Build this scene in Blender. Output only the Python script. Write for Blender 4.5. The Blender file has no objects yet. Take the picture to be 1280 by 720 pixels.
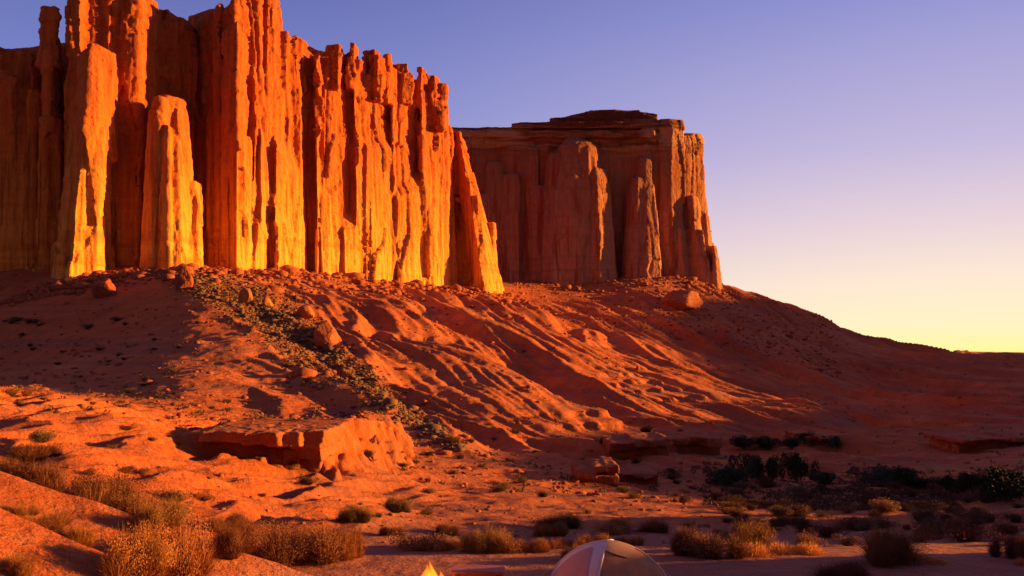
import bpy, bmesh, math, random
import numpy as np
from mathutils import Vector, Matrix

random.seed(7); rng = np.random.default_rng(7)
scene = bpy.context.scene
col = scene.collection
ZC = 5.15; F = 1200.0; HY = 445.0

def P(px, py, Y):
    return ((px-640)/F*Y, Y, ZC-(py-HY)/F*Y)

# ------------------------------------------------------------------ noise
_perm = np.random.default_rng(3).permutation(256).astype(np.int64)
_g = np.random.default_rng(4).normal(size=(256, 3)); _g /= np.linalg.norm(_g, axis=1)[:, None]
_g2 = np.stack([np.cos(np.arange(256)*2.399), np.sin(np.arange(256)*2.399)], 1)
def _fade(t): return t*t*t*(t*(t*6-15)+10)
def n2(x, y, s=0):
    x = np.asarray(x, float)+s*17.13; y = np.asarray(y, float)+s*5.71
    ix = np.floor(x).astype(np.int64); iy = np.floor(y).astype(np.int64)
    fx = x-ix; fy = y-iy; u = _fade(fx); v = _fade(fy)
    def g(a, b):
        h = _perm[(_perm[(ix+a) & 255]+iy+b) & 255]
        return _g2[h, 0]*(fx-a)+_g2[h, 1]*(fy-b)
    return 1.5*((g(0,0)*(1-u)+g(1,0)*u)*(1-v)+(g(0,1)*(1-u)+g(1,1)*u)*v)
def n3(x, y, z, s=0):
    x = np.asarray(x, float)+s*13.7; y = np.asarray(y, float)+s*7.3; z = np.asarray(z, float)+s*3.1
    ix = np.floor(x).astype(np.int64); iy = np.floor(y).astype(np.int64); iz = np.floor(z).astype(np.int64)
    fx = x-ix; fy = y-iy; fz = z-iz; u = _fade(fx); v = _fade(fy); w = _fade(fz)
    def g(a, b, c):
        h = _perm[(_perm[(_perm[(ix+a) & 255]+iy+b) & 255]+iz+c) & 255]
        q = _g[h]
        return q[..., 0]*(fx-a)+q[..., 1]*(fy-b)+q[..., 2]*(fz-c)
    a = (g(0,0,0)*(1-u)+g(1,0,0)*u)*(1-v)+(g(0,1,0)*(1-u)+g(1,1,0)*u)*v
    b = (g(0,0,1)*(1-u)+g(1,0,1)*u)*(1-v)+(g(0,1,1)*(1-u)+g(1,1,1)*u)*v
    return 1.7*(a*(1-w)+b*w)
def f2(x, y, o=4, s=0, gain=.5):
    r = 0; a = 1; k = 1
    for i in range(o):
        r = r+a*n2(x*k, y*k, s+i); a *= gain; k *= 2.03
    return r
def sst(a, b, x):
    t = np.clip((np.asarray(x, float)-a)/(b-a), 0, 1); return t*t*(3-2*t)

# ------------------------------------------------------------------ terrain height
COLS = [-700, -300, 0, 120, 240, 360, 480, 600, 720, 840, 960, 1080, 1200, 1320, 1700, 2400]  # last two columns: unseen hill at right, raised to shade the valley
TAB = {  # depth in metres : slope of the sight line to the ground, as rows of the table above
 3: [1700, 1700, 1950, 2200, 2350, 2400, 2500, 2500, 2500, 2500, 2500, 2500, 2500, 2500, 2400, 2300],
 8: [900, 930, 980, 1050, 1130, 1180, 1205, 1217, 1217, 1217, 1217, 1217, 1217, 1217, 1150, 1100],
 12: [740, 755, 775, 840, 910, 945, 958, 960, 960, 960, 960, 960, 960, 960, 930, 900],
 18: [630, 640, 660, 705, 765, 786, 788, 788, 788, 788, 788, 788, 788, 785, 770, 760],
 24: [610, 620, 640, 662, 690, 700, 702, 702, 701, 700, 698, 697, 697, 697, 690, 680],
 35: [540, 550, 568, 580, 610, 645, 652, 655, 658, 660, 664, 664, 662, 660, 640, 620],
 50: [505, 515, 525, 535, 562, 600, 622, 628, 635, 640, 646, 648, 645, 635, 600, 560],
 60: [494, 502, 508, 519, 540, 553, 602, 615, 622, 630, 635, 638, 632, 620, 540, 480],
 75: [484, 488, 491, 506, 530, 546, 580, 600, 610, 620, 626, 630, 625, 600, 480, 430],
 100: [500, 502, 504, 508, 512, 528, 560, 582, 595, 606, 612, 615, 612, 590, 430, 370],
 140: [500, 498, 494, 488, 470, 488, 524, 552, 568, 582, 592, 596, 594, 575, 405, 345],
 190: [482, 480, 476, 463, 426, 444, 478, 508, 535, 552, 566, 571, 568, 550, 398, 350],
 250: [455, 454, 450, 426, 384, 400, 432, 462, 495, 516, 536, 543, 540, 525, 400, 352],
 320: [352, 352, 348, 334, 338, 360, 388, 418, 455, 480, 504, 516, 515, 500, 412, 362],
 292: [398,398,394,378,354,377,406,436,472,496,519,529,527,512, 408, 358],
 340: [338, 338, 334, 332, 337, 354, 379, 408, 445, 472, 497, 510, 510, 498, 415, 365],
 380: [325, 325, 320, 324, 328, 337, 362, 391, 424, 446, 470, 497, 498, 490, 372, 330],
 440: [320, 320, 318, 320, 322, 330, 346, 370, 402, 414, 446, 481, 486, 480, 325, 300],
 490: [325, 325, 320, 322, 322, 330, 345, 355, 387, 391, 428, 468, 476, 474, 282, 265],
 600: [340, 340, 335, 335, 335, 340, 345, 350, 350, 338, 380, 440, 453, 456, 262, 255],
 640: [345, 345, 342, 342, 342, 345, 348, 350, 346, 330, 368, 423, 448, 452, 262, 255],
 720: [370, 370, 370, 370, 370, 370, 370, 368, 366, 358, 378, 429, 446, 449, 275, 270],
 1000:[400, 400, 400, 400, 400, 400, 400, 400, 400, 400, 410, 437, 443, 444, 446, 445],
 1800:[434, 434, 434, 434, 434, 434, 434, 434, 434, 434, 434, 438.5, 439.3, 440.6, 441.5, 442],
 2600:[440, 440, 440, 440, 440, 440, 440, 440, 440, 440, 440, 440.5, 441, 442, 442, 442],
 9000:[443.6]*16, 30000:[444.6]*16 }
_dep = np.array(sorted(TAB)); _tab = np.array([TAB[d] for d in _dep], float)
_ly = np.linspace(math.log(3), math.log(30000), 900); _px = np.arange(-900, 2600, 10.0)
# rows of the table become heights, smoothed so that no crease of the table shows
_t1 = np.stack([np.interp(_px, COLS, r) for r in _tab])
_t2 = np.stack([np.interp(_ly, np.log(_dep), _t1[:, j]) for j in range(len(_px))], 1)
def _blur(a, k, ax):
    w = np.exp(-0.5*(np.arange(-3*k, 3*k+1)/k)**2); w /= w.sum()
    pad = [(0, 0), (0, 0)]; pad[ax] = (3*k, 3*k)
    ap = np.pad(a, pad, mode='edge')
    return sum(w[i]*np.take(ap, np.arange(i, i+a.shape[ax]), axis=ax) for i in range(len(w)))
_t3 = _blur(_blur(_t2, 5, 0), 3, 1)
def zbase(x, y):
    y = np.maximum(np.asarray(y, float), 3.0)
    px = 640+F*np.asarray(x, float)/y
    a = np.clip((np.log(y)-_ly[0])/(_ly[1]-_ly[0]), 0, len(_ly)-1.001)
    b = np.clip((px-_px[0])/10.0, 0, len(_px)-1.001)
    i = a.astype(int); j = b.astype(int); u = a-i; v = b-j
    py = (_t3[i, j]*(1-v)+_t3[i, j+1]*v)*(1-u)+(_t3[i+1, j]*(1-v)+_t3[i+1, j+1]*v)*u
    return ZC-(py-HY)/F*y

SA = np.array([-106.0, 365.0])
def terrain(x, y):
    x = np.asarray(x, float); y = np.asarray(y, float)
    z = zbase(x, y)
    px = 640+F*x/np.maximum(y, 3)
    # gullies running down the talus of the near mesa
    wx = x+8*n2(x/75, y/75, 21)+1.6*n2(x/22, y/22, 23); wy = y+8*n2(x/75, y/75, 22)
    s = wx*.907+wy*.42; dd = wx*.42-wy*.907
    face = (x-SA[0])*.763-(y-SA[1])*.646
    amp = sst(2, 45, face)*(1-sst(190, 330, face))*sst(60, 120, y)*(1-sst(1150, 1500, px))
    amp *= .22+.78*sst(250, 420, px)
    r1 = 1-np.abs(n2(s/27, dd/420, 31))*2
    r2 = 1-np.abs(n2(s/11+1.0*n2(x/60, y/60, 5), dd/190, 33))*2
    r3 = 1-np.abs(n2(s/4.6, dd/60, 35))*2
    mk = .25+1.0*sst(-.35, .5, n2(x/55, y/55, 81)); mk2 = .3+.7*sst(-.3, .4, n2(x/30, y/30, 82))
    z = z+amp*((r1-.35)*5.0*mk+(r2-.35)*2.3*mk2+(r3-.3)*.75*(1.2-mk2*.6)+f2(x/13, y/13, 4, 84)*.4)
    # far mesa talus
    amp2 = sst(330, 420, y)*(1-sst(640, 760, y))*sst(640, 760, px)
    z = z+amp2*((1-np.abs(n2((x+.25*y)/34, y/160, 41))*2-.4)*1.1+(1-np.abs(n2((x+.3*y)/12, y/90, 43))*2-.4)*.15)
    # broken ground
    z = z+f2(x/38, y/38, 3, 51)*.8*sst(55, 130, y)
    z = z+f2(x/9, y/9, 4, 55)*.26*sst(26, 60, y)*(1-.5*sst(400, 900, y))
    bank = sst(26, 34, y)+sst(620, 300, px)*.9
    z = z+(f2(x/2.6, y/2.6, 3, 61)*.12)*np.clip(bank, 0, 1)*(1-sst(200, 400, y))
    # rills on the near dune banks
    rl = sst(640, 380, px)*sst(27, 36, y)*(1-sst(75, 110, y))
    z = z+rl*f2(x/7+3, y/11, 3, 66)*.5
    z = z+rl*((1-np.abs(n2((x*.8-y*.25)/1.9, (x*.3+y)/9, 63))*2)*.62-.22)
    # unseen mounds added to shade the camp, with a gap that lets sun through
    ye = y-.15*(x-20)
    z = z+sst(0, 7, x-np.maximum(15.5, .59*y))*(1-sst(50, 75, x))*(3.0*sst(9, 14, y)*(1-sst(26.0, 27.4, ye))+3.9*sst(29.6, 31, ye)*(1-sst(44, 52, ye)))*(1+.25*n2(x/4, y/4, 90))
    z = z+f2(x/45, y/28, 3, 97)*3.5*sst(1380, 1600, px)*sst(70, 120, y)*(1-sst(500, 700, y))  # ragged top for the unseen hill that shades the valley
    # bench that carries the overhanging ledge
    yf = 49.6+(x+16.2)*.5
    gb = 1.12-np.maximum(x+10.6+1.2*n2(y/3.1, x/3.1)+.5*n2(y/.9, x/.9), 0)*(2.8-1.0*sst(52, 56, y))-np.maximum(-17-x, 0)*.25-np.maximum(y-62, 0)*.08-np.maximum(yf-y, 0)*(1.6-1.3*sst(-10.3, -9.2, x))+f2(x/4, y/4, 3, 65)*.12
    z = np.where((y > 46) & (y < 90) & (x < -3), np.maximum(z, gb), z)
    # two smooth dune banks at the near left
    zc1 = np.minimum(2.75-.335*(x+10.7), 3.6+.1*n2(x/3, y/3)); g1 = zc1-np.where(y > 19.5, (y-19.5)*.5, (19.5-y)*.15)
    zc2 = np.minimum(2.6-.44*(x+8), 3.4); g2 = zc2-np.where(y > 15, (y-15)*.45, (15-y)*.06)
    gg = np.maximum(g1, g2)+f2(x/2.2, y/2.2, 3, 64)*.04+.18
    z = np.where((y < 24) & (x < -3), np.maximum(z, gg), z)
    z = z+f2(x/.7, y/.7, 3, 67)*.018*(1-sst(60, 90, y))
    # benches of harder rock across the valley
    m = sst(80, 150, y)*(1-sst(480, 600, y))*sst(640, 800, px)*sst(-.25, .1, n2(x/70, y/60, 71))
    st = 2.0; zz = z+n2(x/60, y/60, 73)*1.5
    t = zz/st; fr = t-np.floor(t)
    zt = (np.floor(t)+sst(.55, .85, fr))*st
    z = z+(zt-zz)*m*.6*(1-sst(260, 360, y))
    return z

def march(px, py, y0=12, y1=900):
    """first ground point seen along a sight line"""
    ys = np.exp(np.linspace(math.log(y0), math.log(y1), 2500))
    xs = (px-640)/F*ys; zs = ZC-(py-HY)/F*ys
    h = terrain(xs, ys)
    k = np.nonzero(h >= zs)[0]
    k = k[0] if len(k) else len(ys)-1
    return float(xs[k]), float(ys[k]), float(h[k])

# ------------------------------------------------------------------ materials
def newmat(name, rough=.9):
    m = bpy.data.materials.new(name); m.use_nodes = True
    nt = m.node_tree; b = nt.nodes['Principled BSDF']
    b.inputs['Roughness'].default_value = rough
    b.inputs['Specular IOR Level'].default_value = .15
    return m, nt, b
def N(nt, t, **k):
    n = nt.nodes.new(t)
    for a, v in k.items(): setattr(n, a, v)
    return n
def noise(nt, vec, scale, detail=6, rough=.55, sc=None):
    n = N(nt, 'ShaderNodeTexNoise'); n.inputs['Scale'].default_value = scale
    n.inputs['Detail'].default_value = detail; n.inputs['Roughness'].default_value = rough
    if sc:
        mp = N(nt, 'ShaderNodeMapping'); mp.inputs['Scale'].default_value = sc
        nt.links.new(vec, mp.inputs['Vector']); vec = mp.outputs[0]
    nt.links.new(vec, n.inputs['Vector']); return n.outputs['Fac']
def ramp(nt, fac, stops, interp='LINEAR'):
    r = N(nt, 'ShaderNodeValToRGB'); r.color_ramp.interpolation = interp
    e = r.color_ramp.elements
    while len(e) < len(stops): e.new(.5)
    for i, (p, c) in enumerate(stops):
        e[i].position = p; e[i].color = tuple(c)+(1,) if hasattr(c, '__len__') else (c, c, c, 1)
    nt.links.new(fac, r.inputs[0]); return r.outputs[0]
def mix(nt, fac, a, b, mode='MIX'):
    m = N(nt, 'ShaderNodeMix', data_type='RGBA', blend_type=mode)
    for s, v in ((m.inputs[0], fac), (m.inputs[6], a), (m.inputs[7], b)):
        if isinstance(v, (int, float)): s.default_value = v
        elif isinstance(v, tuple): s.default_value = v+(1,)
        else: nt.links.new(v, s)
    return m.outputs[2]
def maths(nt, op, a, b=0, c=0, clamp=False):
    m = N(nt, 'ShaderNodeMath', operation=op, use_clamp=clamp)
    for s, v in zip(m.inputs, (a, b, c)):
        if isinstance(v, (int, float)): s.default_value = v
        else: nt.links.new(v, s)
    return m.outputs[0]
def bump(nt, b, h, dist, strength=1.0):
    n = N(nt, 'ShaderNodeBump'); n.inputs['Distance'].default_value = dist; n.inputs['Strength'].default_value = strength
    nt.links.new(h, n.inputs['Height'])
    if b.inputs['Normal'].is_linked: nt.links.new(b.inputs['Normal'].links[0].from_socket, n.inputs['Normal'])
    nt.links.new(n.outputs[0], b.inputs['Normal'])

def ground_mat():
    m, nt, b = newmat('red_sand_ground', .95)
    pos = N(nt, 'ShaderNodeNewGeometry').outputs['Position']
    big = noise(nt, pos, .018, 5); mid = noise(nt, pos, .16, 7, .62); fine = noise(nt, pos, 1.9, 6, .65)
    c = ramp(nt, big, [(.33, (.36, .080, .022)), (.5, (.50, .125, .032)), (.68, (.56, .18, .06))])
    c = mix(nt, ramp(nt, mid, [(.42, 0), (.66, .5)]), c, (.24, .062, .026))
    c = mix(nt, ramp(nt, fine, [(.5, 0), (.72, .5)]), c, (.58, .25, .12))
    vf = noise(nt, pos, 6.5, 4, .7)
    c = mix(nt, ramp(nt, vf, [(.56, 0), (.7, .3)]), c, (.13, .045, .022))
    # thin beds of other colour that crop out at the same height
    sep = N(nt, 'ShaderNodeSeparateXYZ'); nt.links.new(pos, sep.inputs[0])
    bed = noise(nt, pos, 1.0, 3, .6, (.006, .006, .55))
    c = mix(nt, ramp(nt, bed, [(.52, 0), (.64, .55)]), c, (.27, .10, .06))
    # camp soil, tinted pinker to put its skylit shade into the colour
    flat = maths(nt, 'ADD', maths(nt, 'MULTIPLY', sep.outputs[1], -.12), 4.1)
    flat = maths(nt, 'MULTIPLY', maths(nt, 'ADD', flat, maths(nt, 'MULTIPLY', mid, .8), clamp=True), maths(nt, 'ADD', maths(nt, 'MULTIPLY', sep.outputs[0], .5), 3.2, clamp=True))
    c = mix(nt, maths(nt, 'MULTIPLY', flat, .7), c, mix(nt, fine, (.30, .12, .085), (.42, .18, .13)))
    nt.links.new(c, b.inputs['Base Color'])
    bump(nt, b, noise(nt, pos, .5, 8, .65), .9, .8)
    bump(nt, b, noise(nt, pos, 3.5, 6, .7), .10, .7)
    bump(nt, b, noise(nt, pos, 22, 4, .6), .012, .6)
    return m
def cliff_mat(name, base, dark, pale, zpale, brown, band=0):
    m, nt, b = newmat(name, .9)
    pos = N(nt, 'ShaderNodeNewGeometry').outputs['Position']
    sep = N(nt, 'ShaderNodeSeparateXYZ'); nt.links.new(pos, sep.inputs[0])
    streak = noise(nt, pos, 1.0, 6, .6, (.24, .24, .018))
    streak2 = noise(nt, pos, 1.0, 5, .6, (.9, .9, .05))
    bed = noise(nt, pos, 1.0, 5, .65, (.01, .01, .22))
    rough = noise(nt, pos, .35, 7, .65)
    hz = maths(nt, 'SUBTRACT', zpale[1], sep.outputs[2])
    hz = maths(nt, 'MULTIPLY', hz, 1.0/(zpale[1]-zpale[0]))
    hz = maths(nt, 'ADD', hz, maths(nt, 'MULTIPLY', maths(nt, 'SUBTRACT', streak, .5), 2.2), clamp=True)
    c = mix(nt, ramp(nt, rough, [(.3, 0), (.7, 1)]), base, brown)
    c = mix(nt, hz, c, pale)
    c = mix(nt, ramp(nt, streak, [(.50, 0), (.62, .8)]), c, dark)
    c = mix(nt, ramp(nt, streak2, [(.52, 0), (.68, .45)]), c, dark)
    c = mix(nt, ramp(nt, bed, [(.50, 0), (.62, .42)]), c, brown)
    # redder, darker beds towards the rim, and the banded cap rock
    up = N(nt, 'ShaderNodeMapRange'); nt.links.new(sep.outputs[2], up.inputs[0])
    up.inputs[1].default_value = zpale[1]-5; up.inputs[2].default_value = zpale[1]+45
    c = mix(nt, maths(nt, 'MULTIPLY', up.outputs[0], .45), c, dark)
    if band:
        ub = N(nt, 'ShaderNodeMapRange'); nt.links.new(sep.outputs[2], ub.inputs[0])
        ub.inputs[1].default_value = band-8; ub.inputs[2].default_value = band+2
        bb = noise(nt, pos, 1.0, 3, .55, (.012, .012, .12))
        c = mix(nt, ub.outputs[0], c, ramp(nt, bb, [(.40, (.13, .035, .02)), (.48, (.30, .12, .065)), (.53, (.16, .045, .025)), (.60, (.42, .20, .12))]))
    nt.links.new(c, b.inputs['Base Color'])
    bump(nt, b, streak2, .6, .6)
    bump(nt, b, noise(nt, pos, .5, 8, .68), 1.3, .8)
    bump(nt, b, bed, 1.2, .5)
    return m
M_ground = ground_mat()
M_cliff1 = cliff_mat('orange_sandstone', (.56, .15, .035), (.27, .055, .018), (.86, .385, .07), (38, 92), (.48, .115, .03))  # orange rock, paler towards its foot
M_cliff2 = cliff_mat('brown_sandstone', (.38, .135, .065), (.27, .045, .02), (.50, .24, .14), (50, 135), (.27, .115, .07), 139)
def simple(name, c1, c2, scale, rough=.85, bumpd=0, detail=5, lo=.35, hi=.65, objrand=0.):
    m, nt, b = newmat(name, rough)
    tc = N(nt, 'ShaderNodeTexCoord').outputs['Object']
    c = mix(nt, ramp(nt, noise(nt, tc, scale, detail), [(lo, 0), (hi, 1)]), c1, c2)
    if objrand:
        oi = N(nt, 'ShaderNodeObjectInfo').outputs['Random']
        hs = N(nt, 'ShaderNodeHueSaturation')
        nt.links.new(maths(nt, 'ADD', maths(nt, 'MULTIPLY', oi, objrand), 1-objrand/2), hs.inputs['Value'])
        nt.links.new(maths(nt, 'ADD', maths(nt, 'MULTIPLY', oi, .03), .485), hs.inputs['Hue'])
        nt.links.new(c, hs.inputs['Color']); c = hs.outputs[0]
    nt.links.new(c, b.inputs['Base Color'])
    if bumpd: bump(nt, b, noise(nt, tc, scale*3, 6), bumpd)
    return m
M_rock = simple('boulder_sandstone', (.40, .14, .055), (.26, .08, .035), 1.2, .9, .15, objrand=.3)
M_grey = simple('grey_talus_rock', (.20, .105, .058), (.12, .066, .038), .4, .9)
M_ledge = cliff_mat('ledge_sandstone', (.50, .17, .06), (.28, .075, .03), (.62, .30, .12), (-20, -10), (.40, .12, .05))
M_gold = simple('dry_golden_twigs', (.44, .19, .065), (.27, .11, .04), 3, .8, objrand=.35)
M_brown = simple('dry_brown_twigs', (.30, .125, .06), (.17, .07, .035), 3, .8, objrand=.35)
M_sage = simple('sage_leaves', (.17, .092, .045), (.105, .056, .03), 3, .85, objrand=.4)
M_green = simple('juniper_leaves', (.036, .05, .02), (.055, .065, .026), 3, .85, objrand=.4)
M_wood = simple('shrub_wood', (.13, .08, .05), (.08, .05, .03), 8, .9)
M_grass = simple('straw_grass', (.75, .36, .12), (.6, .26, .08), 3, .8, objrand=.2)

# ------------------------------------------------------------------ object helpers
def link(o, parent=None):
    col.objects.link(o)
    if parent is not None: o.parent = parent
    return o
def tag(o, label=None, cat=None, group=None, kind=None):
    if label: o['label'] = label
    if cat: o['category'] = cat
    if group: o['group'] = group
    if kind: o['kind'] = kind
    return o
def empty(name, loc, rz=0):
    o = bpy.data.objects.new(name, None); o.location = loc; o.rotation_euler = (0, 0, rz)
    o.empty_display_size = .2
    return link(o)
def mesh_np(name, V, Fc, mat=None, smooth=False):
    V = np.asarray(V, np.float32); Fc = np.asarray(Fc, np.int32)
    me = bpy.data.meshes.new(name); k = Fc.shape[1]
    me.vertices.add(len(V)); me.vertices.foreach_set('co', V.ravel())
    me.loops.add(Fc.size); me.loops.foreach_set('vertex_index', Fc.ravel())
    me.polygons.add(len(Fc)); me.polygons.foreach_set('loop_start', np.arange(0, Fc.size, k, dtype=np.int32))
    if smooth: me.polygons.foreach_set('use_smooth', np.ones(len(Fc), bool))
    me.update(calc_edges=True); me.validate()
    if mat: me.materials.append(mat)
    return me
def obj(name, me, parent=None, loc=None):
    o = bpy.data.objects.new(name, me)
    if loc is not None: o.location = loc
    return link(o, parent)
def bm_mesh(name, bm, mat, smooth=False):
    me = bpy.data.meshes.new(name); bm.normal_update(); bm.to_mesh(me); bm.free()
    if mat: me.materials.append(mat)
    if smooth:
        for p in me.polygons: p.use_smooth = True
    return me
def tube(bm, pts, r0, r1=None, n=8, cap=True):
    r1 = r0 if r1 is None else r1
    pts = [Vector(p) for p in pts]; rings = []
    for i, p in enumerate(pts):
        d = (pts[min(i+1, len(pts)-1)]-pts[max(i-1, 0)]).normalized()
        a = d.cross(Vector((0, 0, 1)))
        a = Vector((1, 0, 0)) if a.length < 1e-3 else a.normalized()
        b = d.cross(a); r = r0+(r1-r0)*i/(len(pts)-1)
        rings.append([bm.verts.new(p+(a*math.cos(t)+b*math.sin(t))*r) for t in [2*math.pi*k/n for k in range(n)]])
    for A, B in zip(rings, rings[1:]):
        for k in range(n): bm.faces.new((A[k], A[(k+1) % n], B[(k+1) % n], B[k]))
    if cap: bm.faces.new(rings[0][::-1]); bm.faces.new(rings[-1])
def box(bm, c, s, rot=None):
    M = Matrix.Translation(c) @ (rot or Matrix.Identity(4)) @ Matrix.Diagonal((s[0], s[1], s[2], 1))
    return bmesh.ops.create_cube(bm, size=1, matrix=M)['verts']

# ------------------------------------------------------------------ ground sheet
def build_ground():
    t_in = np.arange(-.56, .5601, .00165)
    t_out = .56+np.cumsum(np.linspace(.003, .12, 34))
    t = np.concatenate([-t_out[::-1], t_in, t_out])
    lo = np.exp(np.linspace(math.log(14), math.log(760), 980))
    hi = np.exp(np.linspace(math.log(770), math.log(30000), 60))
    near = np.array([-400, -120, -40, -15, -5, 0, 3, 5, 7, 9, 10.5, 12, 13])
    Y = np.concatenate([near, lo, hi])
    T, YY = np.meshgrid(t, Y)
    X = T*(np.maximum(YY, 0)+12)*np.where(YY < 0, 1+(-YY)*.02, 1)
    Z = terrain(X, np.maximum(YY, 3))
    V = np.stack([X, YY, Z], -1).reshape(-1, 3)
    nr, nc = T.shape
    i = (np.arange(nr-1)[:, None]*nc+np.arange(nc-1)[None]).ravel()
    Fc = np.stack([i, i+1, i+nc+1, i+nc], 1)
    g = obj('ground', mesh_np('ground', V, Fc, M_ground, True))
    g['kind'] = 'structure'
build_ground()

# ------------------------------------------------------------------ rock built from fused pillars
def pillar_bm(bm, cx, cy, rx, ry, zb, zt, rot=0, top=.8, lean=(0, 0), seed=0, sides=8, dome=.35, pw=1.0):
    r = random.Random(seed*7919+13)
    H = zt-zb; nl = max(4, int(H/5)); ang = [2*math.pi*(k+r.uniform(-.22, .22))/sides for k in range(sides)]
    rad = [r.uniform(.82, 1.12) for _ in ang]; rings = []
    drift = [0, 0]
    for l in range(nl+1):
        t = l/nl; sc = 1+(top-1)*t**pw
        sc *= 1+r.uniform(-.02, .02)
        drift = [drift[0]+r.uniform(-.008, .008)*rx, drift[1]+r.uniform(-.008, .008)*ry]
        if l == nl: sc *= 1-dome*.5
        ring = []
        for a, q in zip(ang, rad):
            ca, sa = math.cos(a), math.sin(a)
            # squared-off outline
            k = 1/max(abs(ca), abs(sa))**.55
            x = ca*k*q*rx*sc; y = sa*k*q*ry*sc
            X = x*math.cos(rot)-y*math.sin(rot)+cx+lean[0]*t+drift[0]
            Yy = x*math.sin(rot)+y*math.cos(rot)+cy+lean[1]*t+drift[1]
            ring.append(bm.verts.new((X, Yy, zb+H*t+r.uniform(-.4, .4))))
        rings.append(ring)
    for A, B in zip(rings, rings[1:]):
        for k in range(sides): bm.faces.new((A[k], A[(k+1) % sides], B[(k+1) % sides], B[k]))
    bm.faces.new(rings[0][::-1])
    c = bm.verts.new((cx+lean[0]+drift[0], cy+lean[1]+drift[1], zt+dome*min(rx, ry)*top*.4))
    for k in range(sides): bm.faces.new((rings[-1][k], rings[-1][(k+1) % sides], c))
def prism_bm(bm, pts, zb, zts):
    n = len(pts)
    lo = [bm.verts.new((x, y, zb)) for x, y in pts]; hi = [bm.verts.new((x, y, z)) for (x, y), z in zip(pts, zts)]
    for k in range(n): bm.faces.new((lo[k], lo[(k+1) % n], hi[(k+1) % n], hi[k]))
    bmesh.ops.triangulate(bm, faces=[bm.faces.new(lo[::-1]), bm.faces.new(hi)])
def fuse(name, bm, voxel, disp, mat, kind='structure'):
    bmesh.ops.recalc_face_normals(bm, faces=bm.faces)
    me = bm_mesh(name, bm, None)
    o = bpy.data.objects.new(name+'_raw', me); col.objects.link(o)
    md = o.modifiers.new('r', 'REMESH'); md.mode = 'VOXEL'; md.voxel_size = voxel; md.use_smooth_shade = True
    dg = bpy.context.evaluated_depsgraph_get()
    m2 = bpy.data.meshes.new_from_object(o.evaluated_get(dg))
    bpy.data.objects.remove(o); bpy.data.meshes.remove(me)
    n = len(m2.vertices); V = np.empty(n*3); m2.vertices.foreach_get('co', V); V = V.reshape(-1, 3)
    Nn = np.empty(n*3); m2.vertex_normals.foreach_get('vector', Nn); Nn = Nn.reshape(-1, 3)
    V = disp(V, Nn); m2.vertices.foreach_set('co', V.astype(np.float32).ravel())
    m2.polygons.foreach_set('use_smooth', np.ones(len(m2.polygons), bool))
    m2.update(); m2.name = name; m2.materials.clear(); m2.materials.append(mat)
    print(name, 'verts', n)
    o = obj(name, m2)
    if kind: o['kind'] = kind
    return o
_cr = np.random.default_rng(12).uniform(-1, 1, (4096, 4))
def cells(x, y, z, seed):
    # random offset per fractured block (nearest jittered cell)
    ix = np.floor(x).astype(np.int64); iy = np.floor(y).astype(np.int64); iz = np.floor(z).astype(np.int64)
    best = np.full(x.shape, 1e9); val = np.zeros(x.shape)
    for a in (-1, 0, 1):
        for b in (-1, 0, 1):
            for c in (-1, 0, 1):
                h = ((ix+a)*73856093 ^ (iy+b)*19349663 ^ (iz+c)*83492791 ^ seed*2654435) & 4095
                r = _cr[h]
                d = (ix+a+.5+.42*r[:, 0]-x)**2+(iy+b+.5+.42*r[:, 1]-y)**2+(iz+c+.5+.42*r[:, 2]-z)**2
                k = d < best; best = np.where(k, d, best); val = np.where(k, r[:, 3], val)
    return val
def cliff_disp(k=1.0, bed=1.0, zt=(60, 130)):
    def f(V, Nn):
        x, y, z = V.T
        up = np.abs(Nn[:, 2])
        side = Nn.copy(); side[:, 2] *= .25
        hi = sst(zt[0], zt[1], z)
        fl = n3(x/11, y/11, z/160, 1); crack = np.clip(1-np.abs(fl)*8, 0, 1)**1.2
        fl2 = n3(x/3.6, y/3.6, z/90, 2); crack2 = np.clip(1-np.abs(fl2)*4, 0, 1)
        lo = .5+.5*hi
        d = -crack*1.5*lo-crack2*.2
        wx = x+.5*n3(x/2, y/2, z/3, 11); wz = z+.8*n3(x/3, y/3, z/3, 12)
        d += cells(wx/11, y/11, wz/48, 1)*1.3*(1-.3*hi)+cells(wx/4.6, y/4.6, wz/17, 2)*.5*lo+cells(wx/6, y/6, wz/6.5, 3)*.8*hi
        d += bed*cells(wx/12, y/12, wz/3.2, 4)*.26*(.3+hi)
        d += n3(x/1.6, y/1.6, z/2.6, 9)*.16+n3(x/.9, y/.9, z/1.3, 10)*.09
        # grooves etched into the foot of the wall
        d *= (1-.6*up)*k
        return V+side*d[:, None]
    return f

FY = lambda px: float(np.interp(px, [-300, -120, 0, 60, 115, 170, 245, 290, 400, 480, 555, 590, 640],
                                [300, 320, 332, 334, 344, 350, 362, 366, 402, 428, 454, 466, 486]))
TOP = lambda px: float(np.interp(px, [-300, 0, 12, 30, 170, 180, 222, 242, 244, 250, 300, 345, 352, 380, 398, 408, 430, 446, 452, 498, 503, 520, 528, 540, 545, 556, 562],
                                     [75, 52, 58, 60, 8, 12, 30, 62, 5, 3, -14, -6, 36, 40, 58, 62, 52, 74, 64, 66, 80, 78, 92, 88, 104, 108, 145]))
def zp(py, Y): return ZC-(py-HY)/F*Y
def xp(px, Y): return (px-640)/F*Y

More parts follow.
